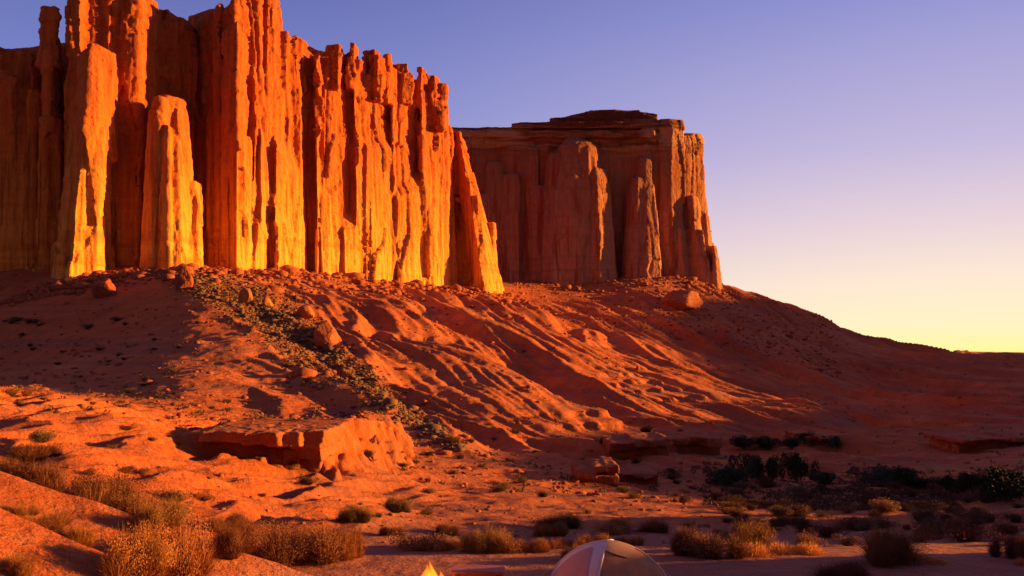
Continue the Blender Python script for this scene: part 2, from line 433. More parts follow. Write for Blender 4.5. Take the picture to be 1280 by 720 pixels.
def wedge_bm(bm, a, b, oa, ob, ta, tb, depth, R, slope=.03, zb=8, lip=0):
    ya, yb = FY(a)+oa, FY(b)+ob; H = zp((ta+tb)/2, (ya+yb)/2)-zb
    base = [(xp(a, ya), ya), (xp((a+b)/2, (ya+yb)/2)+R.uniform(-1, 1), (ya+yb)/2-R.uniform(.2, 1.6)), (xp(b, yb), yb), (xp(b, yb)-4, yb+depth), (xp(a, ya)-4, ya+depth)]
    tops = [zp(ta, ya), zp((ta+tb)/2, ya)+R.uniform(-2, 2), zp(tb, yb), zp(tb, yb), zp(ta, ya)]
    lo = [bm.verts.new((x, y, zb)) for x, y in base]; rings = [lo]
    for t in (.3, .6, .84, 1):
        rings.append([bm.verts.new((x-(.4*slope*H*t+lip*(t == 1))*(1 if i < 3 else 0)+R.uniform(-.6, .6), y+(slope*H*t+2*lip*(t == 1))*(1 if i < 3 else 0)+R.uniform(-.8, .8), zb+(z-zb)*t)) for i, ((x, y), z) in enumerate(zip(base, tops))])
    for A, B in zip(rings, rings[1:]):
        for k in range(5): bm.faces.new((A[k], A[(k+1) % 5], B[(k+1) % 5], B[k]))
    bmesh.ops.triangulate(bm, faces=[bm.faces.new(lo[::-1]), bm.faces.new(rings[-1])])
def near_mesa():
    bm = bmesh.new(); R = random.Random(5)
    ROT = math.atan2(.763, .646)
    def pil(px, off, wpx, dep, top, taper=.82, lean=(0, 0), seed=None, zb=8, rot=None, dome=.35, pw=1.0, sides=8):
        Y = FY(px)+off
        pillar_bm(bm, xp(px, Y), Y+dep*.5, wpx/F*Y*.5, dep*.5, zb, zp(top, Y), (0 if rot is None else rot),
                  taper, (lean[0]/F*Y, lean[1]), seed if seed is not None else R.randrange(9999), sides, dome, pw)
    # ---- mass behind the face, from the prow at 245 to the end at 560
    pxs = list(range(262, 561, 14)); fr = []; bk = []; zf = []; zk = []
    for p in pxs:
        Y = FY(p)+9; fr.append((xp(p, Y), Y)); zf.append(zp(TOP(p)+10+R.uniform(0, 10), Y))
    for p in pxs[::-1]:
        Y = FY(p)+60; x = xp(p, FY(p)+9)-25; bk.append((x, Y)); zk.append(zp(TOP(p)+22, Y))
    prism_bm(bm, fr+bk, 8, zf+zk)
    # back-left mass (dark shaded wing)
    pl = [-420, -200, 0, 60, 110, 170, 240, 275]
    fr = [(xp(p, FY(p)+24), FY(p)+24) for p in pl]; bk = [(xp(p, FY(p)+24)-10, FY(p)+95) for p in pl[::-1]]
    tz = [zp(t, FY(p)+24) for p, t in zip(pl, [80, 70, 62, 62, 50, 48, 100, 110])]
    prism_bm(bm, fr+bk, 8, tz+[z-2 for z in tz[::-1]])
    # ---- prow: big left-facing side, 245..300
    for zt_, pts_ in [(6, [(293, 359), (280, 366), (274, 365), (260, 377), (250, 385), (250, 420), (300, 420), (312, 376)]), (44, [(297, 356), (286, 360), (277, 366), (290, 385), (308, 376)]),
                      (0, [(276, 371), (255, 382), (250, 389), (250, 402), (280, 405)])]:
        q = [(xp(p_, y_), y_) for p_, y_ in pts_]; prism_bm(bm, q, 8, [zp(zt_, 365)+R.uniform(-3, 3) for _ in q])
    pil(292, -3, 30, 24, -12, .75, seed=13); pil(312, -2, 30, 22, -16, .7, seed=14)
    pil(332, -3, 26, 22, -14, .72, (-2, 0), seed=15); pil(300, -5, 18, 12, 55, .6, (-2, 2), seed=16)
    # narrow fins leaning on the prow
    for px, top, w, off in [(345, 100, 16, -6), (372, 60, 14, 0)]:
        pil(px, off, w, 16, top, .55, (-4, 3), pw=1.4)
    pil(352, 2, 18, 18, 34, .8, seed=21); pil(366, 4, 18, 18, 40, .85, seed=22); pil(376, 7, 14, 14, 46, .9, seed=23)
    # deep slot at 376..396, then the long wall
    pil(398, 8, 14, 12, 62, .8, seed=31)
    # the long wall: panels stepped like saw teeth, each turned a little to the sun, in three tiers
    e = 396
    while e < 554:
        w = R.uniform(12, 50); f = min(e+w, 558); p = R.uniform(3, 7)
        wedge_bm(bm, e, f, 1-p, 1+R.uniform(0, 2), TOP(e)+R.uniform(2, 12), TOP(f)+R.uniform(2, 12), 18, R, .035)
        e = f-1
    e = 400
    while e < 550:
        w = R.uniform(18, 40); f = min(e+w, 553); p = R.uniform(3, 6)
        if R.random() < .5:
            t = R.uniform(120, 215); wedge_bm(bm, e, f-2, -1.5-p, -2, t, t+R.uniform(-6, 45), 16, R, .05, lip=3)
        e = f+R.uniform(0, 3)
    e = 402
    while e < 550:
        w = R.uniform(18, 46); f = min(e+w, 552); p = R.uniform(1.5, 4)
        t = R.uniform(200, 290); wedge_bm(bm, e, f-1, -4.5-p, -4.5, t, t+R.uniform(-25, 35), 15, R, .06, lip=3)
        e = f+R.uniform(0, 2)
    for a_, b_, oa, ob, ta, tb in [(284, 306, -9, -5, 120, 150), (292, 316, -8, -4, 40, 70), (306, 330, -10, -4, 165, 200), (318, 340, -8, -3, 30, 60), (328, 352, -11, -5, 110, 150),
                                   (346, 374, -10, -3, 130, 175), (300, 322, -12, -8, 230, 250), (322, 346, -12, -7, 250, 245), (344, 372, -12, -5, 225, 255)]:
        wedge_bm(bm, a_, b_, oa, ob, ta, tb, 18, R, .05, lip=3)
    # blocky knobs along the rim
    for px, top, w in [(417, 54, 22), (436, 51, 12), (448, 73, 14), (466, 62, 24), (486, 66, 12), (503, 79, 18), (526, 83, 12), (540, 92, 14), (551, 104, 8)]:
        for q in range(3):
            Y = FY(px)+R.uniform(-2, 4); ww = w/F*Y*R.uniform(.45, .95); tt = zp(top+q*R.uniform(5, 12), Y)
            box(bm, (xp(px+R.uniform(-.25, .25)*w, Y), Y+5, tt-7), (ww, R.uniform(6, 11), 14), Matrix.Rotation(R.uniform(-.5, .5), 4, 'Z') @ Matrix.Rotation(R.uniform(-.07, .07), 4, 'Y'))
    # sloping end of the wall and the tall leaning fin
    pil(556, 2, 22, 26, 118, .55, (-6, 0), seed=41); pil(566, 8, 26, 24, 150, .5, (-9, 2), seed=42)
    pil(582, 8, 36, 30, 172, .35, (-12, 4), seed=43, pw=.8)
    q0 = [(612, -14), (626, -9), (638, 2), (642, 26), (592, 26), (590, 4)]; q1 = [(568, 9), (571, 8), (575, 11), (574, 28), (560, 28), (562, 12)]
    rings = []
    for l in range(13):
        t = l/12; u = t**1.25
        rings.append([bm.verts.new((xp(a+(c-a)*u, FY(600)+b), FY(600)+b+(d-b)*u+R.uniform(-.7, .7), 8+(zp(152, FY(570))-8)*(t if l else 0))) for (a, b), (c, d) in zip(q0, q1)])
    for A, B in zip(rings, rings[1:]):
        for k in range(6): bm.faces.new((A[k], A[(k+1) % 6], B[(k+1) % 6], B[k]))
    bmesh.ops.triangulate(bm, faces=[bm.faces.new(rings[0][::-1]), bm.faces.new(rings[-1])])
    pil(622, -5, 11, 12, 275, .4, (-8, 3), seed=51, dome=.1); pil(606, -8, 10, 10, 240, .4, (-10, 3), seed=52, dome=.1)
    # ---- the free-standing tower in front of the recess
    pil(202, -24, 64, 22, 108, .52, (-8, 4), seed=61, pw=1.7, dome=.3); pil(212, -27, 50, 18, 165, .5, (-8, 3), seed=66, pw=1.4); pil(186, -23, 36, 18, 112, .55, (2, 2), seed=62, pw=1.2)
    pil(222, -25, 46, 14, 190, .35, (-10, 3), seed=63, pw=1.2); pil(238, -24, 34, 14, 222, .5, (-6, 2), seed=64, pw=1.3)
    pil(205, -27, 16, 12, 150, .5, (-6, 3), seed=65)
    # ---- left buttress with the bright stripe
    pil(88, -22, 50, 26, 42, .62, (10, 4), seed=71, pw=1.2); pil(70, -20, 46, 26, 100, .6, (10, 6), seed=72)
    pil(98, -25, 34, 18, 150, .5, (6, 5), seed=73, pw=1.4); pil(104, -21, 30, 18, 48, .6, (6, 4), seed=74); pil(80, -26, 24, 14, 205, .6, (6, 4), seed=75)
    pil(140, 0, 66, 26, 60, .9, seed=76, dome=.2)
    pil(104, -4, 40, 30, -20, .6, (4, 0), seed=77); pil(86, -4, 32, 22, -25, .7, (0, 0), seed=78, dome=.1)
    pil(152, -4, 38, 30, -20, .85, (3, 0), seed=79, pw=1.4); pil(128, -5, 34, 28, -14, .7, (4, 0), seed=80)
    pil(112, -5, 22, 18, 90, .5, (6, 0), seed=82, pw=1.5)
    # slim pinnacle with a neck
    pil(50, 0, 26, 20, 45, .6, (-2, 0), seed=83); Y = FY(46)
    pillar_bm(bm, xp(47, Y), Y+9, 5.2, 5, zp(78, Y), zp(30, Y), 0, .5, (0, 0), 3, 8, .1)
    pillar_bm(bm, xp(45, Y), Y+9, 2.7, 3.0, zp(46, Y), zp(-2, Y), .4, 1.15, (0, 0), 4, 8, .4)
    # far-left shaded columns
    for px, top, w, off in [(-60, 90, 60, 2), (-20, 80, 40, 4), (6, 90, 34, 3), (28, 105, 30, 2), (48, 140, 26, -3), (16, 58, 44, 14), (-20, 52, 50, 14), (34, 72, 26, 8), (-110, 70, 60, 6), (-170, 60, 70, 6)]:
        pil(px, off, w, 24, top, .82)
    # dark recess wall blocks with level tops, 172..242
    pil(190, 14, 50, 26, 8, .95, seed=91, dome=.15); pil(212, 14, 40, 26, 18, .95, seed=92, dome=.15); pil(226, 14, 24, 24, 36, .92, seed=93, dome=.15)
    pil(215, 6, 40, 16, 120, .85, seed=94)
    return fuse('mesa', bm, .55, cliff_disp(1.0, 1.0, (70, 135)), M_cliff1)
m1 = near_mesa()
tag(m1, 'tall fluted red sandstone mesa glowing orange in the low sun', 'mesa')

def far_mesa():
    bm = bmesh.new(); R = random.Random(9); Y0 = 600
    def pil(px, off, wpx, dep, top, taper=.85, lean=(0, 0), seed=None, pw=1.0, dome=.25):
        Y = Y0+off
        pillar_bm(bm, xp(px, Y), Y+dep*.5, wpx/F*Y*.5, dep*.5, 30, zp(top, Y), 0, taper, (lean[0]/F*Y, lean[1]), seed if seed is not None else R.randrange(9999), 8, dome, pw)
    top = lambda p: float(np.interp(p, [480, 575, 640, 690, 722, 740, 815, 820, 824], [158, 156, 154, 149, 141, 137, 139, 143, 160]))
    # lower wall
    pxs = list(range(480, 832, 16))
    fr = [(xp(p, Y0+10), Y0+10+R.uniform(-2, 2)) for p in pxs]; bk = [(xp(p, Y0+10), Y0+120) for p in pxs[::-1]]
    prism_bm(bm, fr+bk, 30, [zp(176, Y0+10)]*len(pxs)*2)
    # stacked overhanging beds of the cap
    for y0, y1, back in [(180, 170, 14), (172, 163, 7), (164, 159, 13), (160, 152, 9), (154, 148, 17), (149, 143, 20), (144, 137, 26)]:
        sel = [p for p in pxs if top(p) <= y1+2]
        if len(sel) < 2: continue
        if sel[-1] > 800: sel[-1] = 822
        fr = [(xp(p, Y0+back), Y0+back+R.uniform(-1.6, 1.6)) for p in sel]; bk = [(xp(p, Y0+back), Y0+115) for p in sel[::-1]]
        zt = [max(zp(y1, Y0+back), zp(top(p), Y0+back)) if y1 < 150 else zp(max(y1, top(p)), Y0+back) for p in sel]
        prism_bm(bm, fr+bk, zp(y0, Y0+back), zt+zt[::-1])
    # wall relief
    for px, t, w, off in [(560, 180, 40, 4), (590, 186, 34, 5), (616, 200, 30, 2), (640, 215, 36, 0), (664, 182, 26, 4), (600, 240, 44, 0), (640, 260, 30, -2), (672, 230, 26, 0)]:
        pil(px, off, w, 26, t, .85)
    # the great rounded prow
    pil(722, -17, 84, 42, 166, .62, (2, 5), seed=5, pw=2.2, dome=.5); pil(700, -12, 52, 36, 186, .75, (6, 4), seed=6, pw=1.6)
    pil(752, -15, 54, 38, 205, .7, (-5, 4), seed=7, pw=1.8); pil(735, -15, 50, 36, 176, .6, (0, 4), seed=8, pw=2)
    # buttress right of it
    pil(808, -14, 56, 40, 186, .38, (2, 8), seed=9, pw=1.0); pil(796, -14, 40, 34, 215, .5, (6, 6), seed=10, pw=1.0); pil(820, -10, 34, 30, 235, .4, (-6, 6), seed=30)
    pil(812, 6, 30, 26, 150, .7, (0, 0), seed=12)
    # towers of the right end
    pil(841, 8, 42, 44, 147, .93, (-2, 0), seed=13, dome=.12); pil(847, 4, 40, 34, 215, .8, (-4, 4), seed=14); pil(858, 0, 34, 30, 275, .7, (-6, 4), seed=15)
    pil(869, 20, 40, 46, 163, .8, (0, 0), seed=16, dome=.2); pil(881, 16, 38, 44, 180, .6, (-6, 2), seed=17); pil(856, 16, 40, 50, 166, .95, seed=22); pil(893, 8, 26, 34, 265, .6, (-5, 2), seed=18)
    pil(880, 2, 34, 26, 240, .5, (-10, 3), seed=19, pw=1.2); pil(900, 0, 18, 24, 305, .6, (-4, 2), seed=20); pil(888, -2, 22, 20, 285, .5, (-8, 3), seed=21)
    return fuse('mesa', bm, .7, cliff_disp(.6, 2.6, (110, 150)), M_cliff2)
m2 = far_mesa()
tag(m2, 'darker brown banded sandstone mesa standing mostly in its own shade behind the glowing cliff', 'mesa')

# ------------------------------------------------------------------ rocks
def rock_unit(R, flat=.7):
    bm = bmesh.new(); bmesh.ops.create_icosphere(bm, subdivisions=1, radius=1)
    for v in bm.verts:
        v.co *= R.uniform(.75, 1.2); v.co.z *= flat
    V = np.array([v.co[:] for v in bm.verts]); Fc = np.array([[v.index for v in f.verts] for f in bm.faces]); bm.free()
    return V, Fc
def scatter_rocks(name, pts, sizes, mat):
    R = random.Random(3); units = [rock_unit(R, R.uniform(.5, .9)) for _ in range(8)]
    Vs = []; Fs = []; n = 0
    for (x, y, z), s in zip(pts, sizes):
        V, Fc = units[R.randrange(8)]; a = R.uniform(0, 6.28); c, sn = math.cos(a), math.sin(a)
        sx, sy, sz = s*R.uniform(.7, 1.3), s*R.uniform(.7, 1.3), s*R.uniform(.6, 1.1)
        W = V*[sx, sy, sz]; W = np.stack([W[:, 0]*c-W[:, 1]*sn, W[:, 0]*sn+W[:, 1]*c, W[:, 2]], 1)+[x, y, z+sz*.15]
        Vs.append(W); Fs.append(Fc+n); n += len(V)
    return obj(name, mesh_np(name, np.concatenate(Vs), np.concatenate(Fs), mat))
def scatter_pts(n, y0, y1, p0, p1, dens=None, seed=0):
    g = np.random.default_rng(seed); y = np.exp(g.uniform(math.log(y0), math.log(y1), n)); px = g.uniform(p0, p1, n)
    x = (px-640)/F*y
    if dens is not None:
        k = g.uniform(0, 1, n) < dens(x, y, px); x, y = x[k], y[k]
    return np.stack([x, y, terrain(x, y)], 1)
# grey rubble filling the gully under the cliff
def in_band(x, y, px):
    z = terrain(x, y); py = HY+(ZC-z)/y*F
    c = np.interp(px, [190, 240, 330, 410, 470, 520, 570], [335, 352, 392, 440, 488, 525, 560])
    w = np.interp(px, [190, 260, 360, 480, 570], [8, 15, 30, 14, 6])
    return np.exp(-((py-c)/w)**2)
pts = scatter_pts(110000, 80, 350, 185, 580, in_band, 5)
g = np.random.default_rng(1)
o = scatter_rocks('rubble', pts[:7800], (g.gamma(1.6, .13, 7800)+.13)*(.35+pts[:7800, 1]/330), M_grey); tag(o, 'grey talus rubble spread down the gully below the cliff', 'rubble', kind='stuff')
face = lambda x, y: (x-SA[0])*.763-(y-SA[1])*.646
p1 = scatter_pts(26000, 60, 460, -30, 900, lambda x, y, px: .25*np.exp(-np.clip(face(x, y), 0, 999)/60)+.10, 6)
p2 = scatter_pts(9000, 420, 640, 640, 1050, lambda x, y, px: .45, 7)
p3 = scatter_pts(6000, 28, 100, -30, 900, lambda x, y, px: .35, 8)
p4 = scatter_pts(60000, 300, 480, -30, 660, lambda x, y, px: .5*np.exp(-np.clip(face(x, y)-4, 0, 99)/15)*(face(x, y) > -2), 9)[:3600]
p5 = scatter_pts(30000, 540, 600, 640, 920, lambda x, y, px: .3*np.exp(-(592-y)/16), 10)[:1300]
pp = np.concatenate([p4, p5, p1, p2, p3]); sz = np.concatenate([g.gamma(.9, .55, len(p4))+.12, g.gamma(.9, .55, len(p5))+.15, g.gamma(1.1, .16, len(p1))*(.4+p1[:, 1]/300)+.05, g.gamma(1.2, .25, len(p2))+.12, g.gamma(1.2, .028, len(p3))+.012])
o = scatter_rocks('loose_stones', pp, sz, M_rock); tag(o, 'loose red stones strewn over the slopes', 'stones', kind='stuff')

# boulders one can point at: (px centre, base py, width px, height px, label)
def boulder(px, py, w, h, label, seed, mat=M_rock, flat=False):
    x, y, z = march(px, py, 60, 700); W = w/F*y*.5; H = h/F*y
    bm = bmesh.new(); bmesh.ops.create_icosphere(bm, subdivisions=4, radius=1)
    D = np.array([v.co.normalized()[:] for v in bm.verts]); gg = np.random.default_rng(seed+40)
    pn = gg.normal(size=(11, 3)); pn /= np.linalg.norm(pn, axis=1)[:, None]; pd = gg.uniform(.62, 1.0, 11)
    rr = np.min(np.where(D@pn.T > .05, pd/np.maximum(D@pn.T, .05), 9), axis=1); rr = np.minimum(rr, 1.15)
    rr = rr*(1+n3(D[:, 0]*2.2, D[:, 1]*2.2, D[:, 2]*2.2, seed)*.05+n3(D[:, 0]*6, D[:, 1]*6, D[:, 2]*6, seed+1)*.03)
    V = D*rr[:, None]*[W*1.35, W*1.25, H*.62]+[0, 0, H*.36]
    for v, c in zip(bm.verts, V): v.co = c
    o = obj('boulder', bm_mesh('boulder', bm, mat), None, (x, y, z-.1)); o.rotation_euler = (0, 0, seed*1.3)
    return tag(o, label, 'boulder')
boulder(411, 432, 26, 30, 'squarish boulder on the talus with a dark left side, right of the grey rubble', 1)
boulder(230, 360, 15, 26, 'dark upright boulder just below the foot of the free-standing rock tower', 2)
boulder(308, 381, 13, 22, 'slim dark boulder at the top of the grey rubble band', 3)
boulder(334, 382, 11, 12, 'small dark boulder right of the slim one above the rubble band', 4)
boulder(380, 398, 22, 16, 'wide low boulder under the dark slot in the cliff', 5)
boulder(850, 384, 52, 20, 'broad red rock block halfway down the shaded slope of the far mesa', 6)
boulder(132, 370, 22, 24, 'leaning pale slab on the shaded slope left of the tower', 7)

# ledges: blocks fused together
def ledge(name, label, blocks, voxel, mat, seed, dz=0, k=.14):
    bm = bmesh.new()
    for (a, b, t, l, y0, y1) in blocks:
        x0, x1 = xp(a, y0), xp(b, y0); z1, z0 = zp(t, y0), zp(l, y0)
        zc = (z0+z1)/2
        vs = box(bm, ((x0+x1)/2, (y0+y1)/2, zc), (x1-x0, y1-y0, z1-z0))
        r = random.Random(seed+int(a)+int(t))
        for v in vs: v.co += Vector((r.uniform(-1, 1)*(x1-x0)*.07, r.uniform(-1, 1)*(y1-y0)*.07, r.uniform(-1, 1)*(z1-z0)*.07))
    def d(V, Nn):
        x, y, z = V.T/ (voxel*11)
        q = n3(x*1.1, y*1.1, z*1.3, seed)*.9+n3(x*2.5, y*2.5, z*5, seed+1)*.5+n3(x*6, y*6, z*9, seed+2)*.25
        return V+Nn*(q*k*voxel*11*.5)[:, None]
    o = fuse(name, bm, voxel, d, mat, None); return tag(o, label, 'rock ledge')
ledge('rock_ledge', 'overhanging orange sandstone ledge with a shadowed hollow, on the slope above the bushes', [
    (300, 345, 541, 557, 48.6, 54), (338, 374, 541, 559, 49.4, 55), (364, 404, 540, 561, 50.0, 56), (250, 306, 540, 553, 48.4, 54), (374, 403, 556, 576, 50.4, 56),
    (378, 400, 568, 606, 51.0, 56), (296, 384, 552, 608, 51.6, 57), (304, 328, 574, 612, 49.2, 54), (258, 300, 552, 604, 50.4, 55), (334, 352, 582, 612, 50.0, 55), (354, 374, 562, 608, 50.8, 56)], .085, M_ledge, 11, k=.2)
def ledge_at(px0, px1, py0, py1, label, seed, yb=60, n=5):
    xm, ym, zm = march((px0+px1)/2, py1, yb, 600); R = random.Random(seed); bl = []
    W, Hh = px1-px0, py1-py0
    bl += [(px0, px1, py0+Hh*.5, py1+14, ym*1.012, ym*1.1), (px0+W*.1, px1-W*.04, py0+Hh*.28, py1+8, ym*1.02, ym*1.1)]
    e = px0-W*.03
    while e < px1:
        w = W*R.uniform(.22, .5); t = R.uniform(0, .3)*Hh
        bl.append((e, min(e+w, px1+W*.04), py0+t, py0+t+Hh*R.uniform(.3, .45), ym*R.uniform(.992, 1.008), ym*1.09)); e += w*.85
    ledge('rock_ledge', label, bl, ym*.0014, M_ledge, seed, k=.16)
ledge_at(722, 772, 582, 606, 'dark-fronted low rock ledge below the middle of the slope, left of the lit knob', 21)
ledge_at(776, 822, 592, 606, 'lit knobbly rock ledge beside the dark-fronted one', 22, n=4)
ledge_at(764, 836, 547, 571, 'reddish rock ledge at the bottom edge of the long talus slope', 23)
ledge_at(842, 900, 541, 568, 'lit notched ledge where the talus meets the valley floor', 24)
ledge_at(1206, 1300, 545, 561, 'long low red ledge at the right side of the valley', 25, n=8)
ledge_at(1010, 1060, 545, 556, 'small red ledge above the row of dark trees', 26)

# ------------------------------------------------------------------ shrubs
def blades(R, n, rad, hgt, width, spread=1.0, droop=.1, segs=3, base=.14):
    V = []; Fc = []
    for _ in range(n):
        a = R.uniform(0, 2*math.pi); rr = math.sqrt(R.random())*spread
        ex, ey = math.cos(a)*rr*rad, math.sin(a)*rr*rad
        ez = hgt*math.sqrt(max(0.02, 1-rr*rr*.96))*R.uniform(.45, 1.08)
        bx, by = ex*base+R.gauss(0, .05)*rad, ey*base+R.gauss(0, .05)*rad
        mx, my, mz = (bx+ex)/2+R.gauss(0, .06)*rad, (by+ey)/2+R.gauss(0, .06)*rad, ez*R.uniform(.5, .68)
        wa = R.uniform(0, math.pi); wx, wy = math.cos(wa)*width, math.sin(wa)*width
        n0 = len(V)
        V += [(bx-wx, by-wy, -.03), (bx+wx, by+wy, -.03), (mx-wx*.8, my-wy*.8, mz), (mx+wx*.8, my+wy*.8, mz), (ex, ey, ez-droop*rr*hgt)]
        Fc += [(n0, n0+1, n0+3), (n0, n0+3, n0+2), (n0+2, n0+3, n0+4)]
    return V, Fc
def leafs(R, n, rad, hgt, size, shell=.55, lumps=7, z0=.12):
    V = []; Fc = []
    cs = [(R.gauss(0, .42)*rad, R.gauss(0, .42)*rad, R.uniform(.3, .75)*hgt, R.uniform(.3, .55)) for _ in range(lumps)]
    for _ in range(n):
        cx, cy, cz, cr = cs[R.randrange(lumps)]
        d = Vector((R.gauss(0, 1), R.gauss(0, 1), R.gauss(0, 1))).normalized()*(R.uniform(shell, 1)**.6)
        p = Vector((cx+d.x*cr*rad, cy+d.y*cr*rad, max(z0*hgt*R.random(), cz+d.z*cr*hgt*.8)))
        u = Vector((R.gauss(0, 1), R.gauss(0, 1), R.gauss(0, 1))).normalized(); w = u.orthogonal().normalized()
        s = size*R.uniform(.6, 1.4); n0 = len(V)
        V += [p-u*s, p+w*s*.55, p+u*s, p-w*s*.55]
        Fc += [(n0, n0+1, n0+2), (n0, n0+2, n0+3)]
    return V, Fc
def merge(*L):
    V = []; Fc = []
    for v, f in L:
        n = len(V); V += v; Fc += [tuple(i+n for i in q) for q in f]
    return V, Fc
def stems(R, n, rad, hgt, w):
    bm = bmesh.new()
    for _ in range(n):
        a = R.uniform(0, 6.28); r = rad*R.uniform(.25, .8)
        tube(bm, [(0, 0, -.05), (math.cos(a)*r*.4, math.sin(a)*r*.4, hgt*.3), (math.cos(a+.3)*r, math.sin(a+.3)*r, hgt*R.uniform(.55, .8))], w, w*.35, 5)
    return bm
PROTO = {}
def bush_meshes(kind, var):
    k = (kind, var)
    if k in PROTO: return PROTO[k]
    R = random.Random(hash(kind) % 1 + var*31 + len(kind)*7)
    if kind == 'brush':      # fine feathery dry brush, unit radius 1, height ~ .75
        parts = []
        for i in range(7):
            cx, cy = R.gauss(0, .36), R.gauss(0, .36); s = R.uniform(.45, .7)
            v, f = blades(R, 850, s, R.uniform(.5, .78), .0046, 1, .1); v = [(x+cx, y+cy, z) for x, y, z in v]; parts.append((v, f))
            v, f = leafs(R, 1300, s*.95, .62, .0125, .2, 5); v = [(x+cx, y+cy, z) for x, y, z in v]; parts.append((v, f))
        V, Fc = merge(*parts)
    elif kind == 'mound':    # rounded leafy mound
        V, Fc = merge(leafs(R, 3000, 1.0, .72, .032, .45, 12), blades(R, 900, 1, .72, .007))
    elif kind == 'grass':
        V, Fc = blades(R, 900, 1, .8, .010, 1, .25, base=.75)
    else:                    # juniper crown above its trunk
        V, Fc = merge(leafs(R, 3400, .9, 1.5, .055, .35, 13, .3))
    me = mesh_np(kind, V, Fc)
    st = bm_mesh('stem', stems(R, 7, 1, .6, .02), M_wood)
    PROTO[k] = (me, st); return PROTO[k]
MATV = {}
def coloured(me, mat):
    k = (me.name, mat.name)
    if k not in MATV:
        c = me.copy(); c.materials.clear(); c.materials.append(mat); MATV[k] = c
    return MATV[k]
def shrub(px, py, w, h, kind, mat, label, cat='bush', group=None, name='bush', loc=None, parts=True, yb=12, seed=0):
    x, y, z = loc if loc else march(px, py, yb)
    R = random.Random(int(px*13+py*7)+seed)
    me, st = bush_meshes(kind, R.randrange(3)); me = coloured(me, mat)
    s = w/F*y*.5; hh = {'brush': .72, 'mound': .72, 'grass': .72, 'tree': 1.5}[kind]; sz = (h/F*y)/hh
    rz = R.uniform(0, 6.28)
    if parts:
        root = empty(name, (x, y, z-.02), rz); root.scale = (s, s, sz)
        obj('foliage', me, root); obj('stem', st, root)
    else:
        root = obj(name, me, None, (x, y, z-.02)); root.rotation_euler = (0, 0, rz); root.scale = (s, s, sz)
    tag(root, label, cat, group); return root

BR, GO, SA_ = M_brown, M_gold, M_sage
big = [
 (232, 726, 150, 84, 'brush', GO, 'large feathery golden bush at the bottom, where the bank meets the camp flat'),
 (150, 722, 130, 70, 'brush', GO, 'golden brush directly left of the large feathery bush'),
 (372, 702, 150, 58, 'brush', BR, 'wide dull brown bush left of the campfire at the edge of the flat'),
 (300, 690, 90, 44, 'brush', BR, 'dark brown bush tucked behind the large golden one'),
 (428, 698, 70, 46, 'brush', GO, 'tawny bush forming the right end of the wide brown clump'),

 (205, 660, 100, 40, 'brush', BR, 'brown bush right of the dark shaggy one, above the dune tail'),

 (20, 720, 70, 30, 'brush', GO, 'reddish gold brush in the bottom left corner'),
 (606, 690, 82, 36, 'brush', BR, 'dark rounded bush behind the campfire and the red box'),
 (528, 688, 64, 22, 'mound', BR, 'flat greyish brush behind the flame'),
 (660, 690, 58, 20, 'brush', GO, 'sparse pale brush right of the dark rounded bush'),
 (704, 660, 76, 24, 'brush', SA_, 'dark green brown mound on the rise above the tent'),
 (766, 668, 70, 22, 'brush', GO, 'yellowish low brush right of the dark mound above the tent'),
 (718, 700, 60, 24, 'brush', BR, 'small brown bush touching the left side of the tent'),
 (878, 696, 96, 42, 'brush', BR, 'dark brown bush right of the tent'),
 (925, 688, 84, 44, 'brush', BR, 'taller fuzzy bush behind the strip of glowing grass'),
 (1096, 704, 116, 50, 'brush', BR, 'big rounded brown bush at lower right beside the glowing grass'),
 (1058, 722, 90, 26, 'brush', BR, 'low brown bush at the bottom edge in front of the big rounded one'),
 (1272, 698, 60, 34, 'brush', BR, 'brown bush cut by the right edge'),
 (1160, 674, 60, 20, 'mound', BR, 'small mound bush behind the big rounded one'),
 (1206, 676, 62, 22, 'mound', BR, 'reddish brown mound bush left of the right edge bush'),
 (1064, 660, 66, 16, 'mound', GO, 'low golden topped bush above the big rounded one'),
 (816, 664, 56, 18, 'brush', GO, 'pale tawny brush on the rise up from the tent'),
 (500, 640, 60, 20, 'brush', SA_, 'dull bush on the slope above the wide brown clump'),
 (440, 652, 50, 24, 'brush', SA_, 'olive bush at the foot of the slope right of the ledge'),
 (384, 606, 32, 12, 'mound', SA_, 'small dark bush at the foot of the overhanging ledge'),
 (356, 548, 20, 7, 'mound', SA_, 'tiny bush lying on top of the overhanging ledge'),
 (280, 664, 70, 26, 'brush', BR, 'rusty brush on the bank above the dark brown bush'),
 (216, 628, 50, 18, 'mound', BR, 'small rusty mound on the bank below the ledge'),
 (52, 552, 44, 16, 'mound', SA_, 'dark low bush on the hillside at left'),
 (16, 494, 22, 8, 'mound', GO, 'yellow green shrub on the hill crest at the left edge'),
 (34, 496, 18, 8, 'mound', GO, 'second yellow green shrub on the left hill crest'),
]
for b in big: shrub(*b)
for px, py, w, h, lab in [(118, 646, 130, 66, 'dark shaggy bush behind the bright dune crest'), (56, 614, 100, 44, 'dark bush behind the upper end of the dune crest'), (8, 600, 70, 34, 'dark bush at the left edge behind the dune crest'),
        (168, 656, 100, 50, 'brown shaggy bush behind the lower tail of the dune'), (40, 572, 90, 22, 'long low bush on the bank above the dune crest')]:
    shrub(px, py, w, h, 'brush', BR, lab, yb=21.5)
for px, py, w, h, lab in [(52, 668, 80, 24, 'reddish brush filling the hollow between the two dunes'), (96, 690, 70, 30, 'reddish brush at the lower end of the hollow between the dunes'), (18, 652, 50, 18, 'short brush in the hollow at the left edge')]:
    shrub(px, py, w, h, 'brush', GO, lab, yb=15.6)
